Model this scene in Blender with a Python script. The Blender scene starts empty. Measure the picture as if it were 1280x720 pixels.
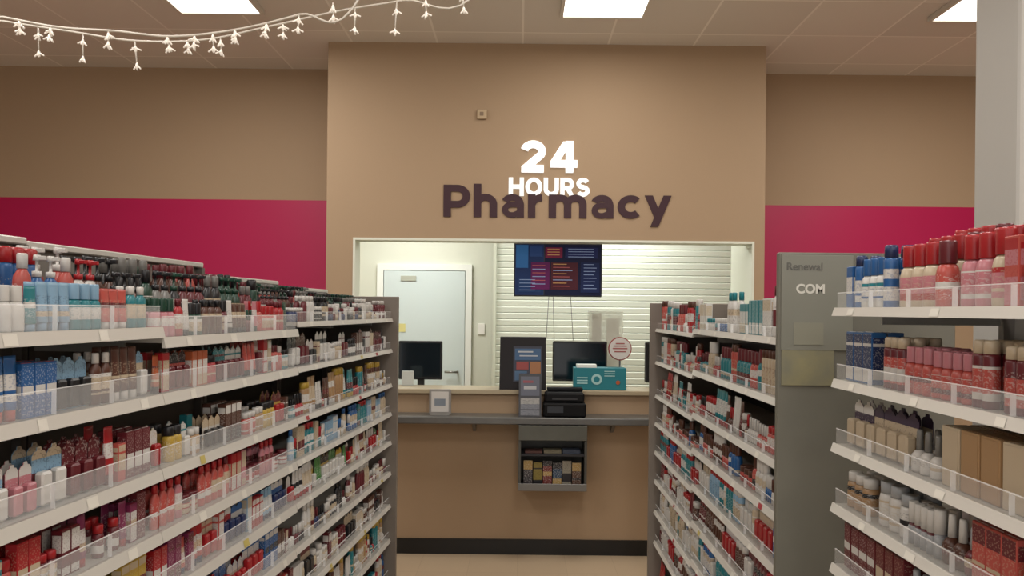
import bpy, bmesh, math, random
from mathutils import Vector, Matrix
random.seed(23)
scene = bpy.context.scene
scene.view_settings.view_transform = 'Standard'
COL = scene.collection

# ------------------------------------------------------------------ helpers
def srgb(h):
    h = h.lstrip('#')
    out = []
    for i in (0, 2, 4):
        c = int(h[i:i+2], 16) / 255
        out.append(c/12.92 if c <= .04045 else ((c+.055)/1.055)**2.4)
    return (out[0], out[1], out[2], 1)

MC = {}
def mat(h, rough=.5, metal=0, emit=0, bump=0, bscale=40, var=0, spec=.5):
    key = (h, rough, metal, emit, bump, bscale, var, spec)
    if key in MC: return MC[key]
    m = bpy.data.materials.new('mat_' + h.strip('#')); m.use_nodes = True
    nt = m.node_tree; b = nt.nodes['Principled BSDF']
    b.inputs['Base Color'].default_value = srgb(h)
    b.inputs['Roughness'].default_value = rough
    b.inputs['Metallic'].default_value = metal
    b.inputs['Specular IOR Level'].default_value = spec
    if emit:
        b.inputs['Emission Color'].default_value = srgb(h)
        b.inputs['Emission Strength'].default_value = emit
    if bump or var:
        tc = nt.nodes.new('ShaderNodeTexCoord')
        nz = nt.nodes.new('ShaderNodeTexNoise'); nz.inputs['Scale'].default_value = bscale
        nz.inputs['Detail'].default_value = 4
        nt.links.new(tc.outputs['Object'], nz.inputs['Vector'])
        if bump:
            bp = nt.nodes.new('ShaderNodeBump'); bp.inputs['Strength'].default_value = bump
            bp.inputs['Distance'].default_value = .01
            nt.links.new(nz.outputs['Fac'], bp.inputs['Height']); nt.links.new(bp.outputs['Normal'], b.inputs['Normal'])
        if var:
            c = srgb(h)
            r = nt.nodes.new('ShaderNodeValToRGB')
            r.color_ramp.elements[0].position = .3; r.color_ramp.elements[1].position = .7
            r.color_ramp.elements[0].color = tuple(x*(1-var) for x in c[:3]) + (1,)
            r.color_ramp.elements[1].color = tuple(min(1, x*(1+var)) for x in c[:3]) + (1,)
            nt.links.new(nz.outputs['Fac'], r.inputs['Fac']); nt.links.new(r.outputs['Color'], b.inputs['Base Color'])
    MC[key] = m
    return m

RAMPS = [[(0, 0), (.3, 1), (.36, 0), (.66, 2)],
         [(0, 1), (.28, 0), (.72, 1), (.78, 0)],
         [(0, 0), (.42, 2), (.58, 0), (.8, 1)],
         [(0, 2), (.34, 0), (.7, 0), (.74, 1)],
         [(0, 0), (.2, 1), (.5, 1), (.52, 0)]]
def label_mat(c1, c2, c3='#ece9e2', var=0):
    """printed packaging: coloured bands with fine rows of small print"""
    key = ('lab', c1, c2, c3, var)
    if key in MC: return MC[key]
    m = bpy.data.materials.new('mat_print'); m.use_nodes = True
    nt = m.node_tree; b = nt.nodes['Principled BSDF']; b.inputs['Roughness'].default_value = .4
    N = nt.nodes.new; L = nt.links.new
    tc = N('ShaderNodeTexCoord'); sp = N('ShaderNodeSeparateXYZ'); L(tc.outputs['Generated'], sp.inputs[0])
    r = N('ShaderNodeValToRGB'); cr = r.color_ramp; cr.interpolation = 'CONSTANT'
    cc = [srgb(c1), srgb(c2), srgb(c3)]
    st = RAMPS[var % len(RAMPS)]
    cr.elements[0].position = 0; cr.elements[0].color = cc[st[0][1]]
    cr.elements[1].position = st[1][0]; cr.elements[1].color = cc[st[1][1]]
    for p, k in st[2:]:
        e = cr.elements.new(p); e.color = cc[k]
    L(sp.outputs['Z'], r.inputs['Fac'])
    mp = N('ShaderNodeMapping'); mp.inputs['Scale'].default_value = (8, 8, 30); L(tc.outputs['Generated'], mp.inputs['Vector'])
    nz = N('ShaderNodeTexNoise'); nz.inputs['Scale'].default_value = 1.0; nz.inputs['Detail'].default_value = 0
    L(mp.outputs['Vector'], nz.inputs['Vector'])
    gt = N('ShaderNodeMath'); gt.operation = 'GREATER_THAN'; gt.inputs[1].default_value = .59; L(nz.outputs['Fac'], gt.inputs[0])
    ml = N('ShaderNodeMath'); ml.operation = 'MULTIPLY'; ml.inputs[1].default_value = .35; L(gt.outputs[0], ml.inputs[0])
    mx = N('ShaderNodeMix'); mx.data_type = 'RGBA'
    L(ml.outputs[0], mx.inputs[0]); L(r.outputs['Color'], mx.inputs[6])
    lum = sum(cc[0][:3])
    mx.inputs[7].default_value = cc[1] if abs(sum(cc[1][:3])-lum) > .3 else ((.02, .02, .025, 1) if lum > .8 else (.6, .58, .54, 1))
    L(mx.outputs[2], b.inputs['Base Color'])
    MC[key] = m
    return m

def clear_mat(tint='#ffffff', alpha=.16):
    key = ('clear', tint, alpha)
    if key in MC: return MC[key]
    m = bpy.data.materials.new('mat_clear_plastic'); m.use_nodes = True
    nt = m.node_tree; nt.nodes.clear()
    o = nt.nodes.new('ShaderNodeOutputMaterial'); mx = nt.nodes.new('ShaderNodeMixShader')
    t = nt.nodes.new('ShaderNodeBsdfTransparent'); p = nt.nodes.new('ShaderNodeBsdfPrincipled')
    p.inputs['Base Color'].default_value = srgb(tint); p.inputs['Roughness'].default_value = .12
    mx.inputs[0].default_value = alpha
    nt.links.new(t.outputs[0], mx.inputs[1]); nt.links.new(p.outputs[0], mx.inputs[2]); nt.links.new(mx.outputs[0], o.inputs[0])
    MC[key] = m
    return m

def grid_mat(base, line, size, mortar, rough=.7, var=.06):
    m = bpy.data.materials.new('mat_grid'); m.use_nodes = True
    nt = m.node_tree; b = nt.nodes['Principled BSDF']; b.inputs['Roughness'].default_value = rough
    tc = nt.nodes.new('ShaderNodeTexCoord'); bt = nt.nodes.new('ShaderNodeTexBrick')
    bt.offset = 0; bt.squash = 1
    bt.inputs['Scale'].default_value = 1
    bt.inputs['Brick Width'].default_value = size; bt.inputs['Row Height'].default_value = size
    bt.inputs['Mortar Size'].default_value = mortar; bt.inputs['Mortar Smooth'].default_value = .1
    c = srgb(base)
    bt.inputs['Color1'].default_value = tuple(x*(1-var) for x in c[:3]) + (1,)
    bt.inputs['Color2'].default_value = tuple(min(1, x*(1+var)) for x in c[:3]) + (1,)
    bt.inputs['Mortar'].default_value = srgb(line)
    nz = nt.nodes.new('ShaderNodeTexNoise'); nz.inputs['Scale'].default_value = 120
    bp = nt.nodes.new('ShaderNodeBump'); bp.inputs['Strength'].default_value = .15; bp.inputs['Distance'].default_value = .005
    nt.links.new(tc.outputs['Object'], bt.inputs['Vector']); nt.links.new(tc.outputs['Object'], nz.inputs['Vector'])
    nt.links.new(nz.outputs['Fac'], bp.inputs['Height']); nt.links.new(bp.outputs['Normal'], b.inputs['Normal'])
    nt.links.new(bt.outputs['Color'], b.inputs['Base Color'])
    return m

def box(bm, x0, x1, y0, y1, z0, z1, mi=0, bev=0):
    vs = [bm.verts.new((x, y, z)) for x in (x0, x1) for y in (y0, y1) for z in (z0, z1)]
    idx = [(0,1,3,2),(4,6,7,5),(0,4,5,1),(2,3,7,6),(0,2,6,4),(1,5,7,3)]
    fs = [bm.faces.new([vs[i] for i in f]) for f in idx]
    for f in fs: f.material_index = mi
    if bev:
        es = list({e for f in fs for e in f.edges})
        r = bmesh.ops.bevel(bm, geom=es, offset=bev, segments=1, affect='EDGES', profile=.5)
        for f in r['faces']: f.material_index = mi
    return fs

def loft(bm, rings, hw, hd, h, seg=12, cx=0, cy=0, z0=0, force=None):
    prev = None
    for k, (z, rx, ry, mi) in enumerate(rings):
        ring = [bm.verts.new((cx + hw*rx*math.cos(2*math.pi*i/seg), cy + hd*ry*math.sin(2*math.pi*i/seg), z0 + z*h)) for i in range(seg)]
        if prev:
            for i in range(seg):
                f = bm.faces.new((prev[i], prev[(i+1) % seg], ring[(i+1) % seg], ring[i]))
                f.smooth = True; f.material_index = pm if force is None else force
        else:
            f = bm.faces.new(list(reversed(ring))); f.material_index = mi if force is None else force
        prev = ring; pm = mi
    f = bm.faces.new(prev); f.material_index = pm if force is None else force

def rod(bm, p0, p1, r, mi=0, seg=8):
    p0 = Vector(p0); p1 = Vector(p1); d = (p1-p0).normalized()
    a = d.orthogonal().normalized(); b = d.cross(a)
    r0 = [bm.verts.new(p0 + r*(a*math.cos(2*math.pi*i/seg)+b*math.sin(2*math.pi*i/seg))) for i in range(seg)]
    r1 = [bm.verts.new(p1 + r*(a*math.cos(2*math.pi*i/seg)+b*math.sin(2*math.pi*i/seg))) for i in range(seg)]
    for i in range(seg):
        f = bm.faces.new((r0[i], r0[(i+1) % seg], r1[(i+1) % seg], r1[i])); f.smooth = True; f.material_index = mi
    bm.faces.new(list(reversed(r0))).material_index = mi; bm.faces.new(r1).material_index = mi

def tube_path(bm, pts, r, seg=8):
    prev = None
    for i, p in enumerate(pts):
        d = (pts[min(i+1, len(pts)-1)]-pts[max(i-1, 0)]).normalized()
        a = Vector((0, 1, 0)); a = (a - d*a.dot(d)).normalized(); b = d.cross(a)
        ring = [bm.verts.new(p + r*(a*math.cos(2*math.pi*k/seg)+b*math.sin(2*math.pi*k/seg))) for k in range(seg)]
        if prev:
            for k in range(seg):
                f = bm.faces.new((prev[k], prev[(k+1) % seg], ring[(k+1) % seg], ring[k])); f.smooth = True
        prev = ring

def to_mesh(name, bm, mats):
    bmesh.ops.recalc_face_normals(bm, faces=bm.faces)
    me = bpy.data.meshes.new(name); bm.to_mesh(me); bm.free()
    for m in mats: me.materials.append(m)
    return me

def obj(name, bm, mats, parent=None, loc=(0,0,0), rot=0, label=None, cat=None, kind=None, group=None):
    me = to_mesh(name, bm, mats if isinstance(mats, (list, tuple)) else [mats])
    o = bpy.data.objects.new(name, me); COL.objects.link(o)
    o.location = loc; o.rotation_euler = (0, 0, rot)
    if parent: o.parent = parent
    tag(o, label, cat, kind, group)
    return o

def tag(o, label=None, cat=None, kind=None, group=None):
    if label: o['label'] = label
    if cat: o['category'] = cat
    if kind: o['kind'] = kind
    if group: o['group'] = group

def empty(name, loc, rot=0, label=None, cat=None, group=None):
    e = bpy.data.objects.new(name, None); COL.objects.link(e); e.empty_display_size = .05
    e.location = loc; e.rotation_euler = (0, 0, rot)
    tag(e, label, cat, None, group)
    return e

def boxobj(name, x0, x1, y0, y1, z0, z1, m, parent=None, bev=0, **k):
    bm = bmesh.new()
    if parent:
        box(bm, x0, x1, y0, y1, z0, z1, 0, bev); return obj(name, bm, m, parent, **k)
    cx, cy = (x0+x1)/2, (y0+y1)/2
    box(bm, x0-cx, x1-cx, y0-cy, y1-cy, 0, z1-z0, 0, bev)
    return obj(name, bm, m, None, loc=(cx, cy, z0), **k)

def struct(name, boxes, m, label):
    bm = bmesh.new()
    for b in boxes: box(bm, *b)
    return obj(name, bm, m, label=label, cat='structure', kind='structure')

# ------------------------------------------------------------------ room
CEIL = 3.35
TAN = mat('#a58c70', .75, bump=.05, bscale=200, var=.03)
TAN2 = mat('#a78e72', .75, bump=.05, bscale=200, var=.03)
BURG = mat('#b2084c', .42)
CREAM = mat('#d9dbcc', .6)
struct('floor', [(-4.5, 4.5, -3, 8, -.05, 0)], grid_mat('#bfaa8e', '#b09b80', .305, .0015, .35, .03), 'beige vinyl tile store floor')
struct('ceiling', [(-4.5, 4.5, -3, 5.96, CEIL, CEIL+.05)], grid_mat('#dfdbd5', '#f4f1ec', .56, .007, .9, .06), 'drop ceiling of pale beige acoustic tiles in a metal grid')
struct('wall_left', [(-4.6, -4.5, -3, 5.96, 0, CEIL)], TAN2, 'tan painted store wall')
struct('wall_right', [(4.5, 4.6, -3, 5.96, 0, CEIL)], TAN2, 'tan painted store wall')
X0, X1, YF = -1.276, 1.60, 5.25
struct('wall_front', [(X0, X1, YF, YF+.15, 2.067, CEIL), (X0, -1.10, YF, YF+.15, 0, 2.067), (1.533, X1, YF, YF+.15, 0, 2.067),
                      (-1.10, 1.533, YF, YF+.15, 0, 1.05),
                      (X0, X0+.02, YF+.15, 5.86, 0, CEIL), (X1-.02, X1, YF+.15, 5.86, 0, CEIL)], TAN, 'tan bulkhead wall around the pharmacy service opening')
for nm, a, b in (('wall_back_left', -4.5, X0+.02), ('wall_back_right', X1-.02, 4.5)):
    bm = bmesh.new()
    box(bm, a, b, 5.86, 5.96, 0, 1.62, 0); box(bm, a, b, 5.86, 5.96, 2.39, CEIL, 0); box(bm, a, b, 5.86, 5.96, 1.62, 2.39, 1)
    obj(nm, bm, [TAN2, BURG], label='tan wall with a wide burgundy painted band', cat='structure', kind='structure')
struct('baseboard_front', [(X0, X1, YF-.012, YF, 0, .10)], mat('#0e0d0d', .4), 'black vinyl baseboard')
struct('trim_1', [(-1.10, -1.085, YF-.005, YF+.155, 1.08, 2.067), (1.518, 1.533, YF-.005, YF+.155, 1.08, 2.067),
                  (-1.085, 1.518, YF-.005, YF+.155, 2.052, 2.067)], CREAM, 'cream lining of the service opening')
struct('wall_pharmacy_back', [(-2.1, 2.7, 7.8, 7.9, 0, 2.8)], CREAM, 'pale cream-green wall of the pharmacy room')
struct('wall_pharmacy_left', [(-2.1, -2.0, 5.97, 7.8, 0, 2.8), (X0+.0205, X0+.03, YF+.151, 5.965, 0, 2.8)], CREAM, 'pale cream-green wall')
struct('wall_pharmacy_right', [(2.6, 2.7, 5.97, 7.8, 0, 2.8), (X1-.03, X1-.0205, YF+.151, 5.965, 0, 2.8)], CREAM, 'pale cream-green wall')
struct('ceiling_pharmacy', [(X0+.03, X1-.03, 5.41, 5.96, 2.8, 2.85), (-2.1, 2.7, 5.97, 7.9, 2.8, 2.85)], mat('#e2e0d6', .8), 'white ceiling of the pharmacy room')
# door
struct('trim_2', [(-1.39, -1.33, 7.76, 7.8, 0, 2.04), (-.53, -.47, 7.76, 7.8, 0, 2.04), (-1.33, -.53, 7.76, 7.8, 1.98, 2.04)], mat('#eceee8', .5), 'white door frame')
bm = bmesh.new(); box(bm, -1.325, -.535, 7.765, 7.798, .01, 1.975, 0, .003)
d = obj('door_1', bm, mat('#ced9d8', .6, spec=.2), label='plain pale blue-white interior door', cat='structure', kind='structure')
bm = bmesh.new(); rod(bm, (-.60, 7.765, 1.0), (-.60, 7.70, 1.0), .012); rod(bm, (-.60, 7.70, 1.0), (-.72, 7.70, 1.0), .011)
obj('handle', bm, mat('#9a9a96', .3, 1), d, label='metal lever handle')
boxobj('door_sign', -1.16, -1.01, 7.755, 7.7645, 1.875, 1.925, mat('#adb0a2', .6), bev=.002, label='small grey plastic sign mounted on the door', cat='sign')
boxobj('light_switch', -.41, -.34, 7.785, 7.8, 1.36, 1.47, mat('#f4f2ea', .4), bev=.003, label='white wall light switch beside the door', cat='switch')
boxobj('sticky_note', -1.18, -1.11, 7.76, 7.7645, 1.38, 1.46, mat('#d8cf8a', .7), label='yellow paper note stuck to the door', cat='note')
# slatted shutter
bm = bmesh.new()
sh0, sh1 = -.22, 2.45
prof = []
z = .02
while z < 2.5:
    prof += [(7.492, z), (7.482, z+.003), (7.478, z+.048), (7.484, z+.056), (7.492, z+.058)]
    z += .060
pv = None
for (y, z) in prof:
    cur = (bm.verts.new((sh0, y, z)), bm.verts.new((sh1, y, z)))
    if pv: bm.faces.new((pv[0], pv[1], cur[1], cur[0]))
    pv = cur
rs = empty('roller_shutter', (0, 0, 0), label='closed pale slatted metal roller shutter', cat='shutter')
obj('slat_curtain', bm, mat('#dadfd2', .5), rs)
for xx in (sh0-.03, sh1):
    boxobj('guide_rail', xx, xx+.025, 7.445, 7.51, 0, 2.52, mat('#ccd0bf', .4), rs)

# column
cm = mat('#b9b6b0', .6, bump=.03, bscale=60)
bm = bmesh.new(); box(bm, 1.73, 2.03, 2.79, 3.06, 0, CEIL, 0, .008)
obj('column', bm, cm, label='square white painted support column', cat='column', kind='structure')
bm = bmesh.new(); box(bm, 1.72, 2.04, 2.78, 3.07, 0, .12, 0)
obj('baseboard_column', bm, mat('#2b2725', .5), label='dark base around the column', cat='structure', kind='structure')

# ------------------------------------------------------------------ ceiling lights
def troffer(x0, x1, y0, y1, power, zc=CEIL, colr=(1, .965, .92)):
    cx, cy = (x0+x1)/2, (y0+y1)/2
    e = empty('ceiling_light', (cx, cy, zc-.03), label='rectangular recessed fluorescent ceiling light, switched on', cat='ceiling light', group='fluorescent ceiling lights')
    w, l = (x1-x0)/2, (y1-y0)/2
    bm = bmesh.new(); t = .02
    box(bm, -w-t, -w, -l-t, l+t, 0, .029); box(bm, w, w+t, -l-t, l+t, 0, .029)
    box(bm, -w, w, -l-t, -l, 0, .029); box(bm, -w, w, l, l+t, 0, .029)
    obj('frame', bm, mat('#d8d4cc', .4), e)
    bm = bmesh.new(); box(bm, -w, w, -l, l, .008, .02)
    obj('diffuser', bm, mat('#fffaf0', .4, emit=3.0), e, label='glowing white diffuser')
    ld = bpy.data.lights.new('lamp', 'AREA'); ld.shape = 'RECTANGLE'; ld.size = 2*w; ld.size_y = 2*l; ld.energy = power; ld.color = colr
    lo = bpy.data.objects.new('lamp', ld); COL.objects.link(lo); lo.parent = e; lo.location = (0, 0, -.01)
for (a, b) in ((-2.0, -1.54), (.235, .695), (2.40, 2.86)):
    troffer(a, b, 3.59, 4.69, 14 if a > 0 and a < 1 else 26)
    troffer(a, b, .9, 2.0, 21)
    troffer(a, b, -1.8, -.7, 21)
troffer(-1.3, -.7, 6.3, 7.2, 25, 2.8, (.97, 1, .97))
troffer(.6, 1.2, 6.3, 7.2, 25, 2.8, (.97, 1, .97))
w = bpy.data.worlds.new('World'); scene.world = w; w.use_nodes = True
w.node_tree.nodes['Background'].inputs[0].default_value = (1, .965, .935, 1)
w.node_tree.nodes['Background'].inputs[1].default_value = 1.15

# ------------------------------------------------------------------ lettering
def text_mesh(text, offset, extrude=.05, spacing=1.0, size=1):
    cu = bpy.data.curves.new('tmp', 'FONT'); cu.body = text; cu.size = size; cu.offset = offset; cu.extrude = extrude; cu.space_character = spacing
    to = bpy.data.objects.new('tmp', cu); COL.objects.link(to)
    dg = bpy.context.evaluated_depsgraph_get(); me = bpy.data.meshes.new_from_object(to.evaluated_get(dg))
    bpy.data.objects.remove(to)
    return me
def arc(cx, cy, rx, ry, a0, a1, n=16):
    return [(cx+rx*math.cos(math.radians(a0+(a1-a0)*i/n)), cy+ry*math.sin(math.radians(a0+(a1-a0)*i/n))) for i in range(n+1)]
def stroke(bm, pts, hw, y0, y1, ox, sc, zsc, flat=False):
    q = [pts[0]]
    for p in pts[1:]:
        if (Vector(p)-Vector(q[-1])).length > 1e-3: q.append(p)
    pts = q; n = len(pts); Lf, Rt = [], []
    for i, p in enumerate(pts):
        p = Vector(p)
        d0 = (p-Vector(pts[i-1])).normalized() if i else None
        d1 = (Vector(pts[i+1])-p).normalized() if i < n-1 else None
        end = d0 is None or d1 is None
        if d0 is None: d0 = d1
        if d1 is None: d1 = d0
        n0 = Vector((-d0.y, d0.x)); n1 = Vector((-d1.y, d1.x)); nn = (n0+n1).normalized()
        if end and flat and abs(d0.y) > .2:      # horizontal terminals
            hx = Vector((hw/abs(d0.y), 0)) * (1 if nn.x > 0 else -1)
            Lf.append(p+hx); Rt.append(p-hx); continue
        k = hw/max(.45, nn.dot(n0))
        Lf.append(p+nn*k); Rt.append(p-nn*k)
    mk = lambda q, y: bm.verts.new((ox+q.x*sc, y, q.y*zsc))
    Vv = [(mk(l, y0), mk(r, y0), mk(l, y1), mk(r, y1)) for l, r in zip(Lf, Rt)]
    for a, b in zip(Vv, Vv[1:]):
        bm.faces.new((a[0], a[1], b[1], b[0])); bm.faces.new((a[2], b[2], b[3], a[3]))
        bm.faces.new((a[0], b[0], b[2], a[2])); bm.faces.new((a[1], a[3], b[3], b[1]))
    for e_ in (Vv[0], Vv[-1]): bm.faces.new((e_[0], e_[2], e_[3], e_[1]))
def stroke_word(word, G, hw, x0, x1, z0, cap, y, thick, m, gapc, label):
    wd = [G[c][0]+2*hw for c in word]; total = sum(wd)+gapc*(len(word)-1)
    sx = (x1-x0)/total
    root = empty('wall_lettering', (x0, y, z0), label=label, cat='sign')
    px = 0
    for c, w_ in zip(word, wd):
        bm = bmesh.new()
        for k, s in enumerate(G[c][1]):
            h_ = hw
            if isinstance(s, tuple): h_, s = s
            stroke(bm, s, h_, -thick-.0003*k, -.0005, (px+hw)*sx, sx, cap, flat=(c in 'y4'))
        obj('letter', bm, m, root)
        px += w_+gapc
HW = .105; XH = .73; H1 = XH-HW
G1 = {
 'P': (.54, [[(0, 0), (0, 1)], [(HW*.9, 1-HW), (.29, 1-HW)] + arc(.29, .645, .25, .25, 90, -90) + [(HW*.9, .395)]]),
 'h': (.45, [[(0, 0), (0, 1.04)], arc(.225, .395, .225, H1-.395, 160, 0) + [(.45, 0)]]),
 'a': (.45, [(.10, arc(.22, .44, .215, H1+.005-.44, 160, 12, 10) + [(.45, .40), (.45, 0)]), (.085, [(.45, .405), (.22, .405)] + arc(.20, .242, .185, .163, 90, 270) + [(.26, .08), (.43, .16)])]),
 'r': (.27, [[(0, 0), (0, XH)], arc(.27, .36, .27, H1-.36, 165, 85, 7)]),
 'm': (.86, [[(0, 0), (0, XH)], arc(.215, .41, .215, H1-.41, 160, 0) + [(.43, 0)], arc(.645, .41, .215, H1-.41, 160, 0) + [(.86, 0)]]),
 'c': (.46, [arc(.27, .365, .27, .262, 46, 314, 24)]),
 'y': (.52, [[(.0, XH), (.265, .06)], [(.53, XH), (.16, -.25)]]),
}
stroke_word('Pharmacy', G1, HW, -.509, .982, 2.209, .21, YF, .008, mat('#35141f', .6), .105, 'large bold dark plum letters reading Pharmacy on the tan wall')
G2 = {
 'H': (.60, [[(0, 0), (0, 1)], [(.60, 0), (.60, 1)], [(0, .5), (.60, .5)]]),
 'O': (.70, [arc(.35, .5, .35, .38, 0, 360, 28)]),
 'U': (.60, [[(0, 1), (0, .38)] + arc(.30, .38, .30, .26, 180, 360) + [(.60, 1)]]),
 'R': (.56, [[(0, 0), (0, 1)], [(.1, .88), (.3, .88)] + arc(.3, .66, .22, .22, 90, -90) + [(.1, .44)], [(.28, .44), (.55, 0)]]),
 'S': (.52, [arc(.26, .69, .25, .20, 25, 180, 10) + [(.03, .62), (.12, .54), (.40, .47), (.49, .38)] + arc(.25, .31, .26, .20, 0, -155, 12)]),
}
stroke_word('HOURS', G2, .12, -.083, .450, 2.350, .122, YF, .006, mat('#eceeee', .4, emit=.38), .07, 'small white bold letters reading HOURS under the numerals')
G3 = {
 '2': (.60, [arc(.29, .665, .27, .225, 168, -30, 14) + [(.05, .13), (.05, .115), (.62, .115)]]),
 '4': (.68, [[(.44, .985), (.03, .32), (.03, .28), (.74, .28)], [(.50, 0), (.50, 1)]]),
}
stroke_word('24', G3, .12, -.012, .378, 2.505, .207, YF, .014, mat('#f2f3f2', .4, emit=.6), .07, 'white bold illuminated numerals reading 24 on the tan wall')

th = empty('thermostat', (-.262, YF, 2.85), label='small beige wall thermostat on the tan bulkhead', cat='thermostat')
boxobj('housing', -.032, .032, -.022, 0, 0, .062, mat('#b8a283', .5), th, bev=.004)
boxobj('dial', -.014, .010, -.026, -.0215, .02, .045, mat('#85705a', .5), th, bev=.002)

# ------------------------------------------------------------------ counter
boxobj('counter_worktop', -1.083, 1.516, 5.222, 5.51, 1.0502, 1.08, mat('#a5977d', .4), bev=.004, label='long cream laminate worktop along the service opening', cat='worktop')
ct = empty('counter_ledge', (0, YF, .925), label='dark grey writing ledge fixed below the service opening', cat='ledge')
boxobj('board', -1.20, 1.50, -.22, -.001, -.045, 0, mat('#5c5b58', .35, var=.12, bscale=9), ct, bev=.006)
for xx in (-1.0, -.3, .6, 1.3):
    bm = bmesh.new(); v = [bm.verts.new(p) for p in ((xx, -.001, -.045), (xx, -.15, -.045), (xx, -.001, -.12), (xx+.02, -.001, -.045), (xx+.02, -.15, -.045), (xx+.02, -.001, -.12))]
    for f in ((0,1,2),(5,4,3),(0,3,4,1),(1,4,5,2),(2,5,3,0)): bm.faces.new([v[i] for i in f])
    obj('bracket', bm, mat('#6b6762', .5), ct)
ct = empty('desk', (0, 5.72, 0), label='cream desk behind the service opening carrying computers', cat='desk')
boxobj('desk_top', -1.22, 1.54, -.2, .2, .97, 1.0, mat('#c9c2ac', .4), ct, bev=.003)
for xx in (-1.22, -.3, .6, 1.51): boxobj('side_panel', xx, xx+.03, -.19, .19, 0, .9695, mat('#b8b09a', .5), ct)

BLK = mat('#131316', .35); DGR = mat('#2c2c30', .4)
def monitor(x0, x1, y, z0, z1, rot=0, label='black flat computer monitor on the counter'):
    cx = (x0+x1)/2; w = (x1-x0)/2; h = z1-z0
    e = empty('computer_monitor', (cx, y, z0), rot, label=label, cat='monitor')
    boxobj('bezel', -w, w, -.012, .025, .10, h, BLK, e, bev=.006)
    boxobj('screen', -w+.012, w-.012, -.0135, -.0118, .115, h-.014, mat('#08151d', .12), e)
    boxobj('neck', -.025, .025, .026, .05, .012, .22, DGR, e, bev=.004)
    boxobj('base', -.10, .10, -.06, .10, .0, .012, DGR, e, bev=.004)
    return e
monitor(-.86, -.55, 5.70, 1.001, 1.375)
monitor(.235, .62, 5.68, 1.001, 1.385, 0, 'black computer monitor beside the counter display')
monitor(.885, 1.22, 5.66, 1.001, 1.385, .15, 'black computer monitor near the end of the counter')
boxobj('paper_pad', -.80, -.72, 5.44, 5.46, 1.081, 1.18, mat('#b5b9b5', .6), bev=.002, label='small upright white paper pad on the worktop', cat='paper pad')

e = empty('display_stand', (.02, 5.365, 1.081), label='dark countertop display stand with a colourful poster', cat='display stand')
bm = bmesh.new()
pts = [(-.15, 0), (.10, 0), (.10, .34), (-.02, .34)]
va = [bm.verts.new((-.15, y*.9, z)) for y, z in pts]; vb = [bm.verts.new((.155, y*.9, z)) for y, z in pts]
bm.faces.new(va); bm.faces.new(list(reversed(vb)))
for i in range(4): bm.faces.new((va[i], vb[i], vb[(i+1) % 4], va[(i+1) % 4]))
obj('cabinet', bm, mat('#1c191b', .6, spec=.2), e)
def slope(bm, x0, x1, z0, z1, mi, off=.002):
    f = lambda z: (-.15 + (.13)*z/.34)*.9 - off
    v = [bm.verts.new(p) for p in ((x0, f(z0), z0), (x1, f(z0), z0), (x1, f(z1), z1), (x0, f(z1), z1))]
    bm.faces.new(v).material_index = mi
bm = bmesh.new()
slope(bm, -.06, .13, .05, .28, 0, .003); slope(bm, -.05, .12, .19, .265, 1, .005); slope(bm, -.04, .04, .13, .18, 2, .005)
slope(bm, .05, .12, .08, .18, 3, .005); slope(bm, -.05, .03, .06, .12, 4, .005); slope(bm, -.02, .10, .215, .223, 5, .007); slope(bm, -.03, .07, .24, .25, 5, .007)
obj('poster', bm, [mat('#151c30', .5), mat('#20466a', .5), mat('#7c2824', .5), mat('#86552c', .5), mat('#2c4c6a', .5), mat('#9a9ea2', .5)], e, label='poster in blue, red and orange')

e = empty('file_organiser', (.625, 5.86, 1.001), label='tall clear plastic file organiser with papers', cat='organiser')
boxobj('tray', -.125, .125, -.05, .05, 0, .60, clear_mat('#e8ece0', .4), e, bev=.003)
boxobj('paper_stack', -.10, -.03, -.04, .04, .002, .58, label_mat('#d8dccc', '#b5b5a8'), e)
boxobj('paper_stack', .01, .10, -.04, .04, .002, .55, label_mat('#e4e4d8', '#c5c5b4'), e)

e = empty('round_sign', (.685, 5.465, 1.081), label='round white sign with thin red rim on a stand', cat='sign')
bm = bmesh.new(); rod(bm, (0, 0, 0), (0, 0, .2), .006); loft(bm, [(0, 1, 1, 0), (1, 1, 1, 0)], .05, .04, .008); obj('stand', bm, DGR, e)
for nm, r, y, cc in (('rim', .080, -.008, '#8c3034'), ('disc', .073, -.012, '#c9c3be')):
    bm = bmesh.new(); rod(bm, (0, y, .265), (0, y+.006+.002, .265), r, 0, 28); obj(nm, bm, mat(cc, .4), e)
bm = bmesh.new()
for zz, ww in ((.30, .03), (.283, .045), (.266, .05), (.245, .04)): box(bm, -ww, ww, -.0135, -.0121, zz-.004, zz+.004)
obj('printed_lines', bm, mat('#95504e', .5), e)

e = empty('tissue_carton', (.53, 5.33, 1.081), label='teal printed cardboard carton with white round emblem', cat='carton')
boxobj('box_body', -.17, .175, -.06, .06, 0, .145, mat('#17737f', .5), e, bev=.003)
bm = bmesh.new(); rod(bm, (-.02, -.0605, .07), (-.02, -.063, .07), .035, 0, 20); rod(bm, (-.02, -.063, .07), (-.02, -.0635, .07), .02, 2, 20)
rod(bm, (.12, -.0605, .05), (.12, -.063, .05), .014, 1, 16)
for k in range(3): box(bm, .03, .10, -.062, -.0605, .09+.015*k, .096+.015*k, 0); box(bm, -.15, -.08, -.062, -.0605, .04+.018*k, .048+.018*k, 0)
obj('print', bm, [mat('#9cc4c4', .5), mat('#a3502a', .5), mat('#17737f', .5)], e)
boxobj('lid_flap', -.15, -.02, -.05, .05, .146, .165, mat('#dde2dc', .5), e)

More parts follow.
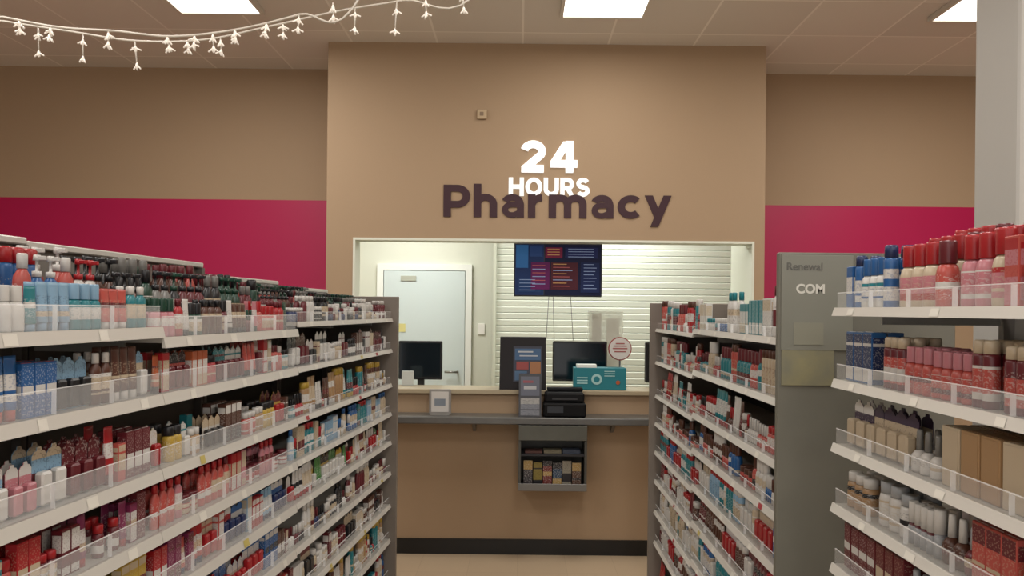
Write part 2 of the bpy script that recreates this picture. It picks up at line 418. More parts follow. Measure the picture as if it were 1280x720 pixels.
e = empty('receipt_printer', (.29, 5.14, .926), label='black card terminal and receipt printer on the grey ledge', cat='printer')
bm = bmesh.new(); box(bm, -.135, .135, -.09, .09, 0, .09, 0, .01); obj('housing', bm, mat('#0c0c0e', .6, spec=.2), e)
bm = bmesh.new(); box(bm, -.125, .125, -.07, .085, .09, .155, 0, .012); obj('cover', bm, mat('#101013', .6, spec=.2), e)
boxobj('paper_slot', -.08, .08, -.074, -.0705, .11, .12, mat('#2a2a2e', .5), e)
bm = bmesh.new(); box(bm, -.11, -.01, -.096, -.0905, .03, .07); obj('display_window', bm, mat('#1b2028', .3), e)
boxobj('top_tray', -.11, .12, .0, .07, .156, .18, mat('#151518', .6, spec=.2), e, bev=.005)

e = empty('leaflet_stand', (.07, 5.13, .926), label='narrow grey-black stand with a printed face on the ledge', cat='leaflet stand')
bm = bmesh.new()
pts = [(-.07, 0), (.06, 0), (.06, .265), (.02, .265)]
va = [bm.verts.new((-.072, y, z)) for y, z in pts]; vb = [bm.verts.new((.072, y, z)) for y, z in pts]
bm.faces.new(va); bm.faces.new(list(reversed(vb)))
for i in range(4): bm.faces.new((va[i], vb[i], vb[(i+1) % 4], va[(i+1) % 4]))
obj('body', bm, mat('#2c2d33', .5), e)
def slope2(name, x0, x1, z0, z1, m, off):
    f = lambda z: -.07 + .09*z/.265 - off
    bm = bmesh.new(); v = [bm.verts.new(p) for p in ((x0, f(z0), z0), (x1, f(z0), z0), (x1, f(z1), z1), (x0, f(z1), z1))]
    bm.faces.new(v); obj(name, bm, m, e)
slope2('printed_face', -.06, .06, .13, .25, mat('#4e515e', .5), .001)
slope2('printed_face', -.06, .06, .01, .115, label_mat('#62646c', '#2a2c36', '#8a8884', 0), .001)
slope2('printed_band', -.04, .04, .17, .19, mat('#9a9a9c', .5), .002)
slope2('printed_band', -.045, .02, .21, .225, mat('#7c3a44', .5), .002)
e = empty('card_stand', (-.505, 5.12, .926), label='small framed white card standing on the ledge', cat='card stand')
boxobj('frame', -.07, .07, -.008, .008, .004, .165, mat('#8f8c88', .4), e, bev=.003)
boxobj('card', -.055, .055, -.0100, -.0085, .02, .15, mat('#c9c6c1', .5), e)
bm = bmesh.new(); box(bm, -.035, .035, -.0112, -.0101, .06, .105)
obj('picture', bm, mat('#7b848e', .5), e)
boxobj('foot', -.06, .06, -.03, .03, 0, .004, mat('#8f8c88', .4), e)

e = empty('leaflet_rack', (.215, 5.05, .47), label='grey boxy leaflet holder fixed beneath the counter ledge', cat='rack')
bm = bmesh.new()
box(bm, -.215, -.20, -.03, .1995, 0, .4095); box(bm, .20, .215, -.03, .1995, 0, .4095); box(bm, -.20, .20, .185, .1995, 0, .4095)
box(bm, -.20, .20, -.03, .185, 0, .015)
obj('shell', bm, mat('#45443f', .45, var=.1, bscale=12), e)
boxobj('upper_face', -.215, .215, -.036, -.0305, .315, .409, mat('#505048', .4, var=.12, bscale=10), e, bev=.002)
boxobj('inner_tray', -.199, .199, -.02, .184, .215, .228, mat('#222126', .5), e)
boxobj('front_lip', -.215, .215, -.042, -.031, 0, .045, mat('#6c6a66', .35), e, bev=.002)
cols = ['#3a3438', '#80702f', '#6c2824', '#2a4058', '#8a8476', '#573a2a']
for i in range(6):
    cc = cols[i]
    xx = .033+i*.0615
    boxobj('leaflet', xx, xx+.056, 5.06, 5.066, .486, .486+.165-.012*((i*3) % 2), label_mat(cc, '#1c181c', '#a88a50', i), bev=.001,
           label='small colourful printed leaflet standing in the holder', cat='leaflet', group='leaflets in the counter rack')
for i in range(3):
    boxobj('booklet', .04+i*.12, .04+i*.12+.11, 5.05, 5.16, .6985, .712+.004*i, mat(('#5a3a34', '#77705c', '#3c4454')[i], .6), bev=.001,
           label='booklet lying flat inside the leaflet holder', cat='booklet', group='booklets lying in the counter rack')

# hanging screen
e = empty('hanging_display', (.256, 5.45, 1.696), label='dark navy hanging menu screen with rows of coloured text', cat='screen')
K = .97
def pan(x0, x1, z0, z1, c, em=.25, y=-.004): boxobj('screen_panel', x0*K, x1*K, y, y+.003, z0*K, z1*K, mat(c, .5, emit=em, spec=.2), e)
boxobj('casing', -.300, .300, .0, .05, 0, .366, mat('#0b0d1a', .35), e, bev=.005)
pan(-.30, -.10, .01, .365, '#182c54'); pan(-.095, .30, .01, .365, '#0e1432')
pan(-.295, -.21, .20, .36, '#2c5f94', .3, -.008); pan(-.20, -.11, .28, .35, '#213a68', .3, -.008); pan(-.28, -.12, .03, .13, '#1b3358', .3, -.008)
pan(-.09, .03, .27, .345, '#6a1c38', .25, -.008); pan(.05, .28, .27, .345, '#171f48', .3, -.008)
pan(-.19, -.06, .05, .24, '#561a4c', .25, -.010); pan(-.05, .14, .05, .24, '#441c26', .25, -.008); pan(.16, .29, .03, .24, '#142044', .3, -.008)
tm1 = mat('#7f92b8', .4, emit=.25); tm2 = mat('#b98a50', .4, emit=.2); tm3 = mat('#a04a4a', .4, emit=.2)
def tl(x0, x1, z0, z1, mm): boxobj('text_line', x0*K, x1*K, -.0125, -.0105, z0*K, z1*K, mm, e)
for i in range(8): tl(-.035, .06+.04*((i*7) % 3)/2, .225-.022*i, .230-.022*i, (tm2, tm3, tm1)[i % 3])
for i in range(8): tl(.18, .25+.02*((i*5) % 3)/2, .225-.024*i, .229-.024*i, tm1)
for i in range(6): tl(-.18, -.09, .215-.026*i, .220-.026*i, (tm3, tm1)[i % 2])
for i in range(4): tl(.07, .25, .332-.018*i, .336-.018*i, tm1)
for i in range(4): tl(-.27, -.16, .115-.024*i, .119-.024*i, tm1)
for i in range(3): tl(-.075, .01, .33-.02*i, .335-.02*i, tm2)
for xx in (-.2, .2):
    bm = bmesh.new(); rod(bm, (xx, .025, .366), (xx, .025, 1.10), .01); obj('mounting_pole', bm, mat('#2a2a2e', .4), e)
for (a, b) in ((-.06, -.075), (-.03, -.02), (.09, .11)):
    bm = bmesh.new(); rod(bm, (a, .03, 0), (b, .03, -.30), .002); obj('cable', bm, mat('#6c6c6c', .5), e)

# ------------------------------------------------------------------ shelf units
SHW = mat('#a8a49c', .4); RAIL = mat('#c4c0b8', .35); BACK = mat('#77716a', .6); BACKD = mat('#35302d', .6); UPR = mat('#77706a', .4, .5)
TAGM = [mat('#d6d2c8', .5), mat('#b8a860', .5), mat('#9a3238', .5)]
def shelf_unit(O, ang, t0, t1, zs, depth, top, label, group, backm, end_far=None, rail_h=.03, fence=.045, fa=.09):
    L = t1-t0; dx, dy = math.cos(ang), math.sin(ang); tm = (t0+t1)/2
    e = empty('store_shelf_unit', (O[0]+dx*tm, O[1]+dy*tm, 0), ang, label=label, cat='shelf unit', group=group)
    a, b = -L/2+.001, L/2-.001
    boxobj('base_plinth', a, b, .03, depth, 0, .12, mat('#5a544e', .5), e)
    boxobj('back_panel', a, b, depth, depth+.02, 0, top, backm, e)
    boxobj('top_rail', a, b, depth-.02, depth+.03, top+.0005, top+.018, RAIL, e, bev=.003)
    for xx in (a+.002, b-.022):
        boxobj('upright', xx, xx+.02, depth-.025, depth-.0005, .12, top, UPR, e)
    for z in zs:
        bm = bmesh.new(); box(bm, a, b, .001, depth-.026, z-.012, z)
        for xx in (a+.012, b-.018):
            box(bm, xx, xx+.006, .1, depth-.03, z-.036, z-.012)
        obj('shelf', bm, SHW, e)
        bm = bmesh.new()
        v = [bm.verts.new(p) for p in ((a, -.010, z-rail_h), (a, -.004, z+.002), (a, .0, z+.002), (a, .0, z-rail_h), (b, -.010, z-rail_h), (b, -.004, z+.002), (b, .0, z+.002), (b, .0, z-rail_h))]
        for f in ((0,1,2,3),(4,7,6,5),(0,4,5,1),(1,5,6,2),(2,6,7,3),(3,7,4,0)): bm.faces.new([v[i] for i in f])
        obj('price_rail', bm, RAIL, e)
        if fence:
            bm = bmesh.new(); box(bm, a+.004, b-.004, .002, .004, z+.0025, z+fence)
            box(bm, a+.004, b-.004, .0018, .0042, z+fence, z+fence+.0018, 1)
            n = max(2, int(L/.16))
            for i in range(1, n):
                xx = a+(b-a)*i/n; box(bm, xx, xx+.0014, .004, .013, z+.001, z+fence, 1)
            obj('clear_fence', bm, [clear_mat('#ffffff', fa), clear_mat('#ffffff', .45)], e)
        x = a+random.uniform(.05, .2)
        while x < b-.06:
            wv = random.choice((.026, .03, .036))
            bm = bmesh.new()
            yb = lambda zz: -.010+.006*((zz-(z-rail_h))/(rail_h+.002)) - .001
            za, zb = z-rail_h+.002, z-.001
            v = [bm.verts.new(p) for p in ((x, yb(za), za), (x+wv, yb(za), za), (x+wv, yb(zb), zb), (x, yb(zb), zb))]
            bm.faces.new(v)
            obj('price_tag', bm, TAGM[random.choices((0, 1, 2), (14, 2, 1))[0]], e)
            x += random.uniform(.2, .4)
    if end_far:
        xa, xb, zt, pm = end_far
        boxobj('end_panel', xa, xb, -.035, depth+.03, 0, zt, pm, e, bev=.002)
    return e

# ------------------------------------------------------------------ products
KINDS = {
 'shampoo_bottle': ((.056, .034, .16), [(0,.88,.88,0),(.03,1,1,0),(.2,1,1,1),(.6,1,1,0),(.7,.9,.92,0),(.77,.5,.65,0),(.8,.42,.55,0)], [(.8,.5,.68,2),(.98,.5,.68,2),(1,.42,.58,2)], 'plastic shampoo bottle'),
 'wide_cap_bottle': ((.048, .044, .13), [(0,.9,.9,0),(.04,1,1,0),(.12,1,1,1),(.5,1,1,0),(.6,.86,.86,0),(.66,.62,.62,0)], [(.66,.74,.74,2),(.67,.76,.76,2),(.97,.74,.74,2),(1,.70,.70,2)], 'squat translucent bottle'),
 'pill_bottle': ((.042, .042, .09), [(0,.9,.9,0),(.04,1,1,0),(.15,1,1,1),(.6,1,1,0),(.7,.9,.9,0),(.74,.7,.7,0)], [(.74,.86,.86,2),(.97,.86,.86,2),(1,.75,.75,2)], 'round screw-top pill bottle'),
 'aerosol_can': ((.042, .042, .155), [(0,.95,.95,0),(.02,1,1,0),(.12,1,1,1),(.62,1,1,0),(.76,1,1,0),(.8,.85,.85,0)], [(.8,.92,.92,2),(.97,.88,.88,2),(1,.7,.7,2)], 'cylindrical aerosol can'),
 'squeeze_tube': ((.046, .034, .135), [(.17,.8,.9,0),(.2,.86,.96,0),(.3,.9,.85,1),(.72,.97,.4,0),(.93,1,.08,0),(1,1,.06,0)], [(0,.66,.85,2),(.16,.66,.85,2),(.17,.6,.8,2)], 'squeeze tube standing on its cap'),
 'cosmetic_jar': ((.054, .054, .052), [(0,.9,.9,0),(.06,1,1,1),(.55,1,1,0),(.6,.9,.9,0)], [(.6,1,1,2),(.95,1,1,2),(1,.92,.92,2)], 'low round cosmetic jar'),
 'lipstick_tube': ((.022, .022, .085), [(0,1,1,0),(.42,1,1,0),(.43,.85,.85,1),(.5,.85,.85,0)], [(.5,.95,.95,2),(.98,.95,.95,2),(1,.85,.85,2)], 'slim lipstick tube'),
 'nail_polish_bottle': ((.032, .032, .085), [(0,.85,.85,0),(.06,1,1,0),(.2,1,1,1),(.4,1,1,0),(.5,.6,.6,0),(.53,.35,.35,0)], [(.53,.46,.46,2),(.95,.4,.4,2),(1,.3,.3,2)], 'small nail polish bottle'),
 'pump_bottle': ((.054, .04, .17), [(0,.9,.9,0),(.03,1,1,0),(.15,1,1,1),(.52,1,1,0),(.62,.9,.9,0),(.68,.45,.5,0),(.7,.4,.45,0)], [(.7,.46,.6,2),(.78,.46,.6,2),(.785,.14,.2,2),(.92,.14,.2,2),(.925,.4,.5,2),(1,.34,.42,2)], 'lotion bottle with pump head'),
 'carton': ((.044, .034, .115), None, None, 'printed cardboard carton'),
 'blister_pack': ((.056, .028, .125), None, None, 'carded blister pack'),
}
CNAME = {}
def C(h, n): CNAME[h] = n; return h
WHITE=C('#c2bfba','white'); LBLUE=C('#7b9cb4','light blue'); BLUE=C('#21548a','blue'); NAVY=C('#1c2a52','navy'); TEAL=C('#1c7078','teal')
RED=C('#9a1a20','red'); DRED=C('#5c1a22','dark red'); ORANGE=C('#a3502c','orange'); CORAL=C('#ac4a42','coral'); PINK=C('#b07078','pink'); MAG=C('#74264a','magenta')
BLACK=C('#1a1a1d','black'); DGREEN=C('#153a2c','dark green'); GREEN=C('#42743a','green'); YEL=C('#ae9038','yellow'); TANC=C('#9c7c58','tan'); BROWN=C('#4c2c20','brown')
BEIGE=C('#b4a48c','beige'); PURP=C('#38293f','purple'); GREY=C('#72706c','grey'); SILV=C('#94979a','silver')

TC = {}
def prod_mesh(kind, part, body, cap, lab, var):
    key = (kind, part, body, cap, lab, var)
    if key in TC: return TC[key]
    (w, d, h), rb, rc, _ = KINDS[kind]
    bm = bmesh.new()
    seg = 14
    if kind == 'carton':
        box(bm, -w/2, w/2, -d/2, d/2, 0, h, 0, .0012)
        box(bm, -w/2+.0025, w/2-.0025, -d/2-.0006, -d/2+.0006, h*.04, h*.96, 1)
        box(bm, w/2-.0006, w/2+.0006, -d/2+.003, d/2-.003, h*.1, h*.9, 1)
        box(bm, -w/2-.0006, -w/2+.0006, -d/2+.003, d/2-.003, h*.1, h*.9, 1)
        box(bm, -w/2+.003, w/2-.003, -d/2+.006, -d/2+.0065, h, h+.001, 2)
    elif kind == 'blister_pack':
        pts = [(-w/2, 0), (w/2, 0), (w/2, h*.86), (w/2*.7, h*.93), (w*.18, h*.94), (w*.14, h), (-w*.14, h), (-w*.18, h*.94), (-w/2*.7, h*.93), (-w/2, h*.86)]
        fa = [bm.verts.new((x, d/2-.002, z)) for x, z in pts]; fb = [bm.verts.new((x, d/2, z)) for x, z in pts]
        bm.faces.new(fa).material_index = 1; bm.faces.new(list(reversed(fb))).material_index = 0
        for i in range(len(pts)): bm.faces.new((fa[i], fb[i], fb[(i+1) % len(pts)], fa[(i+1) % len(pts)])).material_index = 0
        box(bm, -w*.36, w*.36, -d/2, d/2-.002, h*.05, h*.6, 2, .005)
    else:
        if part in ('all', 'body'):
            loft(bm, rb, w/2, d/2, h, seg)
        if part in ('all', 'cap'):
            loft(bm, rc, w/2, d/2, h, seg)
            if kind == 'pump_bottle': box(bm, -.006, .006, -d*.62, 0, h*.93, h*.985, 2, .001)
    lm = mat(lab[0], .5) if lab[0] == lab[1] == lab[2] else label_mat(lab[0], lab[1], lab[2], var)
    mats = [mat(body, .35), lm, mat(cap, .35)]
    me = to_mesh(kind, bm, mats)
    TC[key] = me
    return me

CNT = {}
def project(p):
    if p.y < .2: return (9999, 9999)
    return (650 + p.x/p.y*1000, 388 + (1.6-p.z)/p.y*1000)

def stock(O, ang, t0, t1, z, hmax, entries, rows=1, detailed=False, group='', y0=.02, hscale=(.88, 1.05), run=(2, 5), depth_gap=.004, wscale=1, step=0):
    dx, dy = math.cos(ang), math.sin(ang); ix, iy = -dy, dx
    t = t0+.012
    while t < t1-.03:
        ent = random.choice(entries)
        kind, body, cap = ent[0], ent[1], ent[2]
        lab = ent[3] if len(ent) > 3 else random.choice([(WHITE, body, BEIGE), (body, WHITE, BLACK), (BEIGE, body, WHITE), (body, BEIGE, DRED), (body, body, WHITE), (body, DRED, body), (WHITE, body, body)])
        (w, d, h), _, _, desc = KINDS[kind]
        var = random.randint(0, 4)
        n = random.randint(*run)
        sz = random.uniform(*hscale)
        if h*sz > hmax: sz = hmax/h
        sx = max(.78, min(1.05, sz))*wscale
        for i in range(n):
            if t+w*sx > t1-.008: break
            yy = y0
            for r in range(rows):
                yc = yy + d*sx/2
                c = Vector((O[0]+dx*(t+w*sx/2)+ix*yc, O[1]+dy*(t+w*sx/2)+iy*yc, z+.0004))
                yy += d*sx+depth_gap
                s2 = sz*(1+step*r)
                u, v = project(c + Vector((0, 0, h*s2)))
                if not (-100 < u < 1380 and v < 765): continue
                if random.random() < .02 and r == 0: continue
                jr = random.uniform(-.05, .05)
                det = detailed and r == 0 and KINDS[kind][1] is not None
                o = bpy.data.objects.new(kind, prod_mesh(kind, 'body' if det else 'all', body, cap, lab, var))
                COL.objects.link(o); o.location = c; o.rotation_euler = (0, 0, ang+jr); o.scale = (sx, sx, s2)
                o['category'] = kind.replace('_', ' '); o['group'] = group
                cn = CNAME.get(body, 'coloured')
                o['label'] = f"{cn} {desc}" + (f" with {CNAME.get(cap,'plain')} cap" if KINDS[kind][1] else f" with {CNAME.get(lab[0],'plain')} print")
                CNT[kind] = CNT.get(kind, 0)+1
                if det:
                    co = bpy.data.objects.new('cap' if kind != 'pump_bottle' else 'pump_head', prod_mesh(kind, 'cap', body, cap, lab, var))
                    COL.objects.link(co); co.parent = o
            t += w*sx+.002
        t += random.uniform(.0005, .003)

def E(kinds, bodies, caps): return [(k, b, random.choice(caps)) for k in kinds for b in bodies]

# ---- left run
OL = (-.90, 1.33); AL = math.radians(85.42)
ZL = [1.55, 1.39, 1.21, 1.06, .91, .75, .58, .40, .20]
secs = [(-.36, .58, 1.745), (.58, 1.48, 1.738), (1.48, 2.18, 1.70), (2.18, 2.86, 1.68)]
ENDM = mat('#7a7168', .5)
for i, (a, b, top) in enumerate(secs):
    zz = list(ZL)
    if i == 1: zz[0] = 1.525
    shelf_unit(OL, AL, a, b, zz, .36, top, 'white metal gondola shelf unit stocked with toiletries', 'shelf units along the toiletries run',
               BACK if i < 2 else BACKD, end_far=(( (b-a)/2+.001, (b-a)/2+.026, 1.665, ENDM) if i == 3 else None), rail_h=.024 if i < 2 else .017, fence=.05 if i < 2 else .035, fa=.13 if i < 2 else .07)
gl = 'toiletries on the long gondola run'
P = {
 (0,1): E(['shampoo_bottle','blister_pack','carton','squeeze_tube'], [LBLUE, BLUE, CORAL, DRED, TEAL, LBLUE, BEIGE, BROWN], [BLACK, WHITE, CORAL]),
 (0,2): E(['squeeze_tube','carton','blister_pack'], [CORAL, PINK, CORAL, DRED, RED, LBLUE, PURP], [WHITE, PINK, DRED]),
 (0,3): E(['pill_bottle','carton','squeeze_tube'], [CORAL, MAG, RED, CORAL, DRED, PINK, TEAL], [WHITE, BROWN, RED]),
 (0,4): E(['carton','pill_bottle','blister_pack'], [YEL, GREEN, RED, YEL, WHITE, GREEN], [RED, WHITE]),
 (1,1): E(['carton','pill_bottle','squeeze_tube','blister_pack'], [CORAL, ORANGE, TANC, RED, CORAL, TEAL, BEIGE], [BLACK, WHITE, DRED]),
 (1,2): E(['carton','pill_bottle','blister_pack'], [YEL, TANC, CORAL, BROWN, TEAL, YEL, BEIGE], [BLACK, RED, WHITE]),
 (1,3): E(['shampoo_bottle','carton','cosmetic_jar'], [RED, CORAL, RED, CORAL, PINK], [DRED, RED]),
 (1,4): E(['blister_pack','carton','squeeze_tube'], [RED, CORAL, MAG, BLUE, LBLUE, RED], [RED, NAVY]),
 (1,5): E(['blister_pack','carton','squeeze_tube'], [RED, DRED, BROWN, BLUE], [RED, BLACK]),
 'f0': E(['nail_polish_bottle','pill_bottle','lipstick_tube','shampoo_bottle'], [WHITE, BEIGE, BLACK, DRED, NAVY], [BLACK, DRED, WHITE]),
 'f1': E(['carton','pill_bottle','blister_pack'], [BEIGE, WHITE, DRED, BLACK, BROWN, BEIGE], [BLACK, WHITE, DRED]),
 'f2': E(['squeeze_tube','nail_polish_bottle','aerosol_can'], [TANC, RED, WHITE, BROWN, TEAL], [BLACK, WHITE, YEL]),
 'f3': E(['carton','lipstick_tube','shampoo_bottle'], [BLUE, TEAL, WHITE, BEIGE, LBLUE], [WHITE, BLUE, RED]),
 'f4': E(['blister_pack','squeeze_tube','nail_polish_bottle'], [WHITE, GREEN, DRED, YEL, BEIGE], [WHITE, RED]),
}
T00 = E(['aerosol_can','shampoo_bottle','wide_cap_bottle','squeeze_tube'], [LBLUE, LBLUE, WHITE, CORAL, LBLUE, TEAL], [WHITE, LBLUE, CORAL, WHITE])
T0b = E(['pump_bottle','shampoo_bottle','aerosol_can'], [WHITE, CORAL, LBLUE, SILV, WHITE, BLUE], [WHITE, RED, WHITE, LBLUE])
T10 = E(['shampoo_bottle','nail_polish_bottle','wide_cap_bottle','squeeze_tube'], [DRED, BROWN, CORAL, PINK, RED, DGREEN, WHITE], [BLACK, DGREEN, DRED, RED])
T1b = E(['shampoo_bottle','aerosol_can','pump_bottle'], [DRED, BROWN, BLACK, DGREEN, GREY, CORAL], [BLACK, DGREEN, DRED, GREY])
for si, (a, b, top) in enumerate(secs):
    for ri, z in enumerate(ZL):
        if si == 1 and ri == 0: z = 1.525
        gap = (ZL[ri-1]-.042-z) if ri else .17
        if ri == 0:
            fr, bk = (T00, T0b) if si == 0 else ((T10, T1b) if si == 1 else (P['f0'], T1b))
            kw = dict(group=gl, run=(1, 3), wscale=.84)
            stock(OL, AL, a, b, z, .095, fr, rows=2, detailed=si == 0, hscale=(.55, .95), **kw)
            mh = top-z-.01
            stock(OL, AL, a, b, z, mh*.84, bk, rows=1, y0=.125, hscale=(.9, 1.3), **kw)
            stock(OL, AL, a, b, z, mh, bk, rows=2, y0=.20, hscale=(1.1, 1.4), depth_gap=.02, **kw)
        elif si < 2:
            ents = P.get((si, ri), P[(si, 3)] if ri > 3 else None) or P[(1, 4)]
            stock(OL, AL, a, b, z, gap, ents, rows=2, detailed=(si == 0 and ri < 4), group=gl, hscale=(.68, 1.0), depth_gap=.02, run=(1, 3), wscale=.78)
        else:
            ents = P['f%d' % (ri % 5)]
            stock(OL, AL, a, b, z, gap, ents, rows=1, group=gl, hscale=(.7, 1.0), run=(1, 3), wscale=.85)

# ---- right far run
OR = (.72, 4.20); AR = math.radians(-90)
ZR = [1.53, 1.36, 1.185, 1.04, .89, .74, .58, .42, .20]
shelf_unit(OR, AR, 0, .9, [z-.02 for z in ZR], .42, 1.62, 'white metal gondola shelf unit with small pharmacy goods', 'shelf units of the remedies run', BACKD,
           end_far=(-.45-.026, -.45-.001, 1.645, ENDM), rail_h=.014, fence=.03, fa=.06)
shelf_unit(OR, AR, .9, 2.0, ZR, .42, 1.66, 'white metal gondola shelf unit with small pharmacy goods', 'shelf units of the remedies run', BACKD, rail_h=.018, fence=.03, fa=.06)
gr = 'small packages on the remedies run'
R = [E(['carton','cosmetic_jar','shampoo_bottle'], [TEAL, WHITE, BLUE, WHITE, TEAL], [WHITE, TEAL, DRED]),
     E(['wide_cap_bottle','nail_polish_bottle','aerosol_can'], [BEIGE, WHITE, CORAL, RED, TEAL], [BROWN, WHITE, DRED]),
     E(['nail_polish_bottle','pill_bottle','squeeze_tube'], [RED, WHITE, BROWN, TEAL, CORAL], [WHITE, BLACK, RED]),
     E(['lipstick_tube','wide_cap_bottle','cosmetic_jar'], [WHITE, BROWN, CORAL, BLUE], [WHITE, BROWN]),
     E(['shampoo_bottle','aerosol_can','blister_pack'], [WHITE, BLUE, TEAL, BEIGE, LBLUE], [WHITE, RED]),
     E(['blister_pack','pill_bottle','squeeze_tube'], [BROWN, RED, WHITE, DRED, ORANGE], [RED, WHITE])]
for ri, z in enumerate(ZR):
    gap = (ZR[ri-1]-.04-z) if ri else .15
    ents = R[ri] if ri < 6 else R[2+ri % 4]
    stock(OR, AR, 0, .9, z-.02, gap, [x for x in (R[1] if ri == 0 else ents)], rows=1, group=gr, hscale=(.8, 1.0), run=(1, 3), wscale=.85)
    stock(OR, AR, .9, 2.0, z, gap, ents, rows=1, group=gr, hscale=(.85, 1.0), run=(1, 4), wscale=.85)
# end panel with sign
def patch_mat(c0, c1, s, p0=.38, p1=.66):
    m = bpy.data.materials.new('mat_worn_panel'); m.use_nodes = True
    nt = m.node_tree; b = nt.nodes['Principled BSDF']; b.inputs['Roughness'].default_value = .55
    tc = nt.nodes.new('ShaderNodeTexCoord'); nz = nt.nodes.new('ShaderNodeTexNoise'); nz.inputs['Scale'].default_value = s; nz.inputs['Detail'].default_value = 4
    r = nt.nodes.new('ShaderNodeValToRGB'); r.color_ramp.elements[0].position = p0; r.color_ramp.elements[0].color = srgb(c0)
    r.color_ramp.elements[1].position = p1; r.color_ramp.elements[1].color = srgb(c1)
    nt.links.new(tc.outputs['Object'], nz.inputs['Vector']); nt.links.new(nz.outputs['Fac'], r.inputs['Fac']); nt.links.new(r.outputs['Color'], b.inputs['Base Color'])
    return m
e = empty('end_panel_sign', (.70, 2.165, 0), label='grey-olive gondola end panel carrying printed sign sheets', cat='end panel')
boxobj('panel', 0, .48, 0, .025, 0, 1.765, patch_mat('#64635a', '#6e6c62', 3), e, bev=.003)
boxobj('sign_sheet', .006, .20, -.004, -.0005, 1.50, 1.758, mat('#76766c', .4), e, bev=.001)
boxobj('sign_sheet', .008, .150, -.0038, -.0005, 1.405, 1.4995, patch_mat('#72705f', '#857f5e', 12, .35, .7), e, bev=.0005)
boxobj('sign_sheet', .040, .120, -.0052, -.0042, 1.515, 1.575, mat('#7d7c6e', .5), e)
def flat_text(body, x, z, size, m, parent, off=.0, y=-.0045):
    me = text_mesh(body, off, .0004, size=size); me.materials.clear(); me.materials.append(m)
    o = bpy.data.objects.new('sign_text', me); COL.objects.link(o)
    o.parent = parent; o.location = (x, y, z); o.rotation_euler = (math.pi/2, 0, 0)
flat_text('Renewal', .018, 1.717, .029, mat('#565550', .5), e, .0005)
flat_text('COM', .045, 1.655, .034, mat('#c4c2b9', .5), e, .0012)

# ---- right near unit
ON = (.73, 1.85)
ZN = [1.612, 1.448, 1.30, 1.162, 1.023, .87, .70, .50, .25]
shelf_unit(ON, AR, 0, .98, ZN, .40, 1.66, 'white metal shelf unit stocked with red-capped bottles', 'shelf unit of the medicine run', BACK, rail_h=.017, fence=.035, fa=.10)
gn = 'bottles and boxes on the medicine shelves'
stock(ON, AR, 0, .24, ZN[0], .13, [('carton', BLUE, WHITE, (WHITE, BLUE, BLUE)), ('wide_cap_bottle', WHITE, BLUE, (WHITE, BLUE, TEAL)), ('aerosol_can', BLUE, NAVY, (WHITE, BLUE, BLUE)), ('aerosol_can', WHITE, TEAL, (WHITE, LBLUE, BLUE))], rows=3, detailed=True, group=gn, run=(1, 3), hscale=(.74, .86), wscale=.85)
RC = [('wide_cap_bottle', CORAL, RED, (PINK, CORAL, RED)), ('wide_cap_bottle', RED, RED, (RED, CORAL, RED)), ('wide_cap_bottle', PINK, RED, (PINK, WHITE, CORAL)), ('wide_cap_bottle', BEIGE, RED, (PINK, BEIGE, RED)), ('wide_cap_bottle', CORAL, DRED, (CORAL, RED, WHITE))]
stock(ON, AR, .24, .46, ZN[0], .15, RC, rows=3, detailed=True, group=gn, hscale=(.82, .95), run=(1, 3), wscale=.95, step=.13, depth_gap=.012)
stock(ON, AR, .46, .98, ZN[0], .16, RC+[('carton', CORAL, RED, (PINK, RED, CORAL))], rows=4, detailed=True, group=gn, hscale=(.86, 1.0), run=(1, 3), wscale=.92, step=.10, depth_gap=.012)
stock(ON, AR, 0, .18, ZN[1], .12, [('carton', BLUE, WHITE, (NAVY, WHITE, LBLUE)), ('blister_pack', BLUE, RED)], rows=2, detailed=True, group=gn, run=(2, 2))
stock(ON, AR, .18, .98, ZN[1], .115, [('aerosol_can', DRED, BEIGE, (CORAL, WHITE, DRED)), ('aerosol_can', CORAL, BEIGE, (RED, BEIGE, CORAL)), ('aerosol_can', WHITE, BEIGE, (WHITE, PINK, CORAL)), ('wide_cap_bottle', CORAL, PINK, (CORAL, WHITE, DRED))], rows=3, detailed=True, group=gn, hscale=(.66, .74), run=(3, 6), wscale=.82)
stock(ON, AR, 0, .42, ZN[2], .105, [('blister_pack', PURP, BEIGE), ('nail_polish_bottle', WHITE, GREY), ('blister_pack', WHITE, BEIGE), ('wide_cap_bottle', SILV, WHITE)], rows=2, detailed=True, group=gn, run=(1, 4))
stock(ON, AR, .42, .98, ZN[2], .105, [('carton', BEIGE, BEIGE, (BEIGE, BEIGE, BEIGE)), ('carton', TANC, TANC, (TANC, TANC, TANC)), ('carton', GREY, BEIGE, (BEIGE, BEIGE, BEIGE)), ('carton', BROWN, BROWN, (BROWN, BROWN, BROWN))], rows=2, detailed=True, group=gn, run=(1, 2), wscale=1.4)
stock(ON, AR, 0, .98, ZN[3], .10, [('nail_polish_bottle', BROWN, WHITE), ('pill_bottle', TANC, WHITE), ('nail_polish_bottle', DRED, SILV), ('pill_bottle', WHITE, SILV), ('carton', CORAL, WHITE), ('lipstick_tube', SILV, WHITE)], rows=2, detailed=True, group=gn, run=(1, 4))
stock(ON, AR, 0, .98, ZN[4], .10, [('nail_polish_bottle', DGREEN, BLACK), ('pill_bottle', BROWN, BLACK), ('carton', WHITE, BLUE), ('nail_polish_bottle', TANC, SILV), ('carton', DRED, WHITE)], rows=2, detailed=False, group=gn, run=(1, 4))
stock(ON, AR, 0, .98, ZN[5], .11, [('carton', WHITE, BLUE), ('pill_bottle', BROWN, WHITE)], rows=1, group=gn)

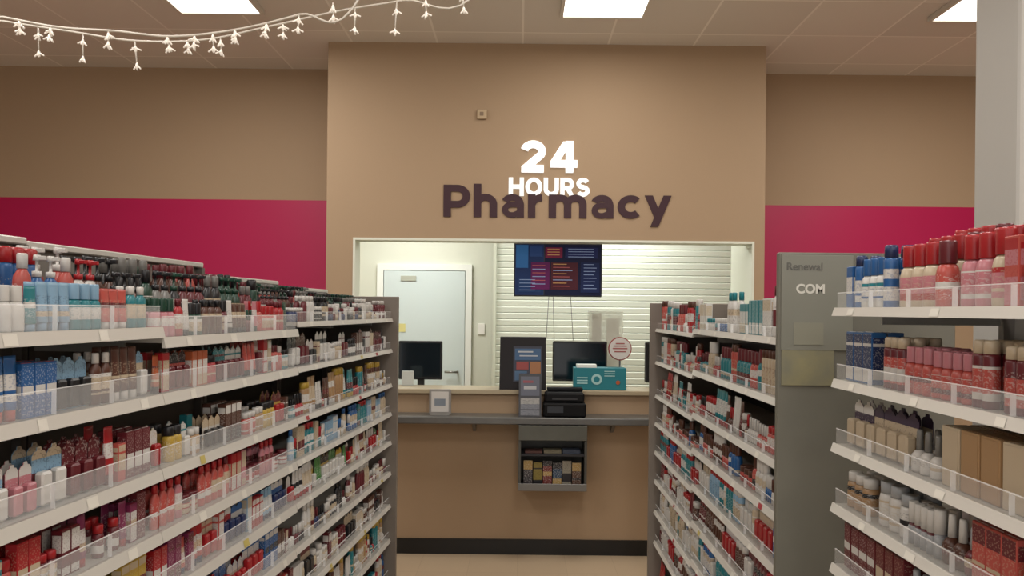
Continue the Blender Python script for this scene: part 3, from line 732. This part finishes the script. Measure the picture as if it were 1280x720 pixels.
# ------------------------------------------------------------------ string lights
def SW(u, v, D=2.2): return Vector(((u-650)*.001*D, D, 1.6+(388-v)*.001*D))
def smooth(pts, n=8):
    out = []
    for i in range(len(pts)-1):
        p0 = pts[max(i-1, 0)]; p1 = pts[i]; p2 = pts[i+1]; p3 = pts[min(i+2, len(pts)-1)]
        for k in range(n):
            t = k/n
            out.append(.5*((2*p1)+(p2-p0)*t+(2*p0-5*p1+4*p2-p3)*t*t+(-p0+3*p1-3*p2+p3)*t**3))
    out.append(pts[-1]); return out
def strand(pts, drops, D, label):
    root = empty('string_lights', tuple(pts[0]), label=label, cat='string lights', group='holiday string lights')
    bm = bmesh.new(); tube_path(bm, [p-pts[0] for p in smooth(pts)], .0032)
    obj('wire', bm, mat('#cfc8bc', .4), root)
    bmat = mat('#f4ece0', .3, emit=.2); wm = mat('#cfc8bc', .4)
    for (u, v0, v1) in drops:
        p0 = SW(u, v0, D)-pts[0]; p1 = SW(u+random.uniform(-3, 3), v1, D)-pts[0]
        bm = bmesh.new(); rod(bm, p0, p1, .0022, 0, 6)
        obj('drop_wire', bm, wm, root)
        for q in (p1, p0.lerp(p1, .3)):
            bm = bmesh.new()
            for k in range(4):
                an = 6.28*k/4+random.uniform(-.4, .4); el = random.uniform(-1.1, -.3)
                dv = Vector((math.cos(an)*math.cos(el), math.sin(an)*math.cos(el), math.sin(el)))*.018
                rod(bm, q, q+dv, .0024, 0, 6)
            loft(bm, [(0,.3,.3,0),(.3,1,1,0),(.7,.8,.8,0),(1,.2,.2,0)], .005, .005, .022, 8, q.x, q.y, q.z-.014)
            obj('bulb', bm, bmat, root)
DA, DB = 2.2, 2.42
A = [Vector((-2.3, DA, CEIL)), SW(-120, 5, DA), SW(0, 28, DA), SW(70, 40, DA), SW(140, 44, DA), SW(210, 50, DA), SW(290, 41, DA), SW(370, 21, DA), SW(450, -8, DA), Vector((-.1, DA, CEIL))]
B = [Vector((-2.4, DB, CEIL)), SW(-120, 12, DB), SW(0, 33, DB), SW(90, 46, DB), SW(165, 56, DB), SW(250, 54, DB), SW(330, 37, DB), SW(420, 16, DB), SW(500, 2, DB), SW(600, -18, DB), Vector((.25, DB, CEIL))]
strand(A, [(20, 32, 44), (132, 44, 60), (205, 49, 64), (262, 44, 64), (290, 41, 52), (370, 22, 39), (412, 6, 24), (60, 40, 52), (240, 48, 60), (330, 32, 44)], DA, 'white icicle string lights hanging from the ceiling')
strand(B, [(44, 40, 72), (100, 48, 78), (165, 56, 86), (230, 55, 66), (272, 51, 68), (350, 32, 46), (440, 12, 38), (492, 4, 40), (528, -2, 18), (574, -10, 12)], DB, 'white icicle string lights draped in a swag')

# ------------------------------------------------------------------ camera
cam = bpy.data.cameras.new('Camera'); co = bpy.data.objects.new('Camera', cam); COL.objects.link(co)
cam.sensor_width = 36; cam.lens = 1000/1280*36
co.location = (0, 0, 1.6); co.rotation_euler = (math.radians(90), math.radians(-.6), 0)
cam.shift_x = -10/1280; cam.shift_y = 28/1280
cam.clip_start = .05
scene.camera = co
print('COUNTS', CNT, sum(CNT.values()), len(bpy.data.objects))
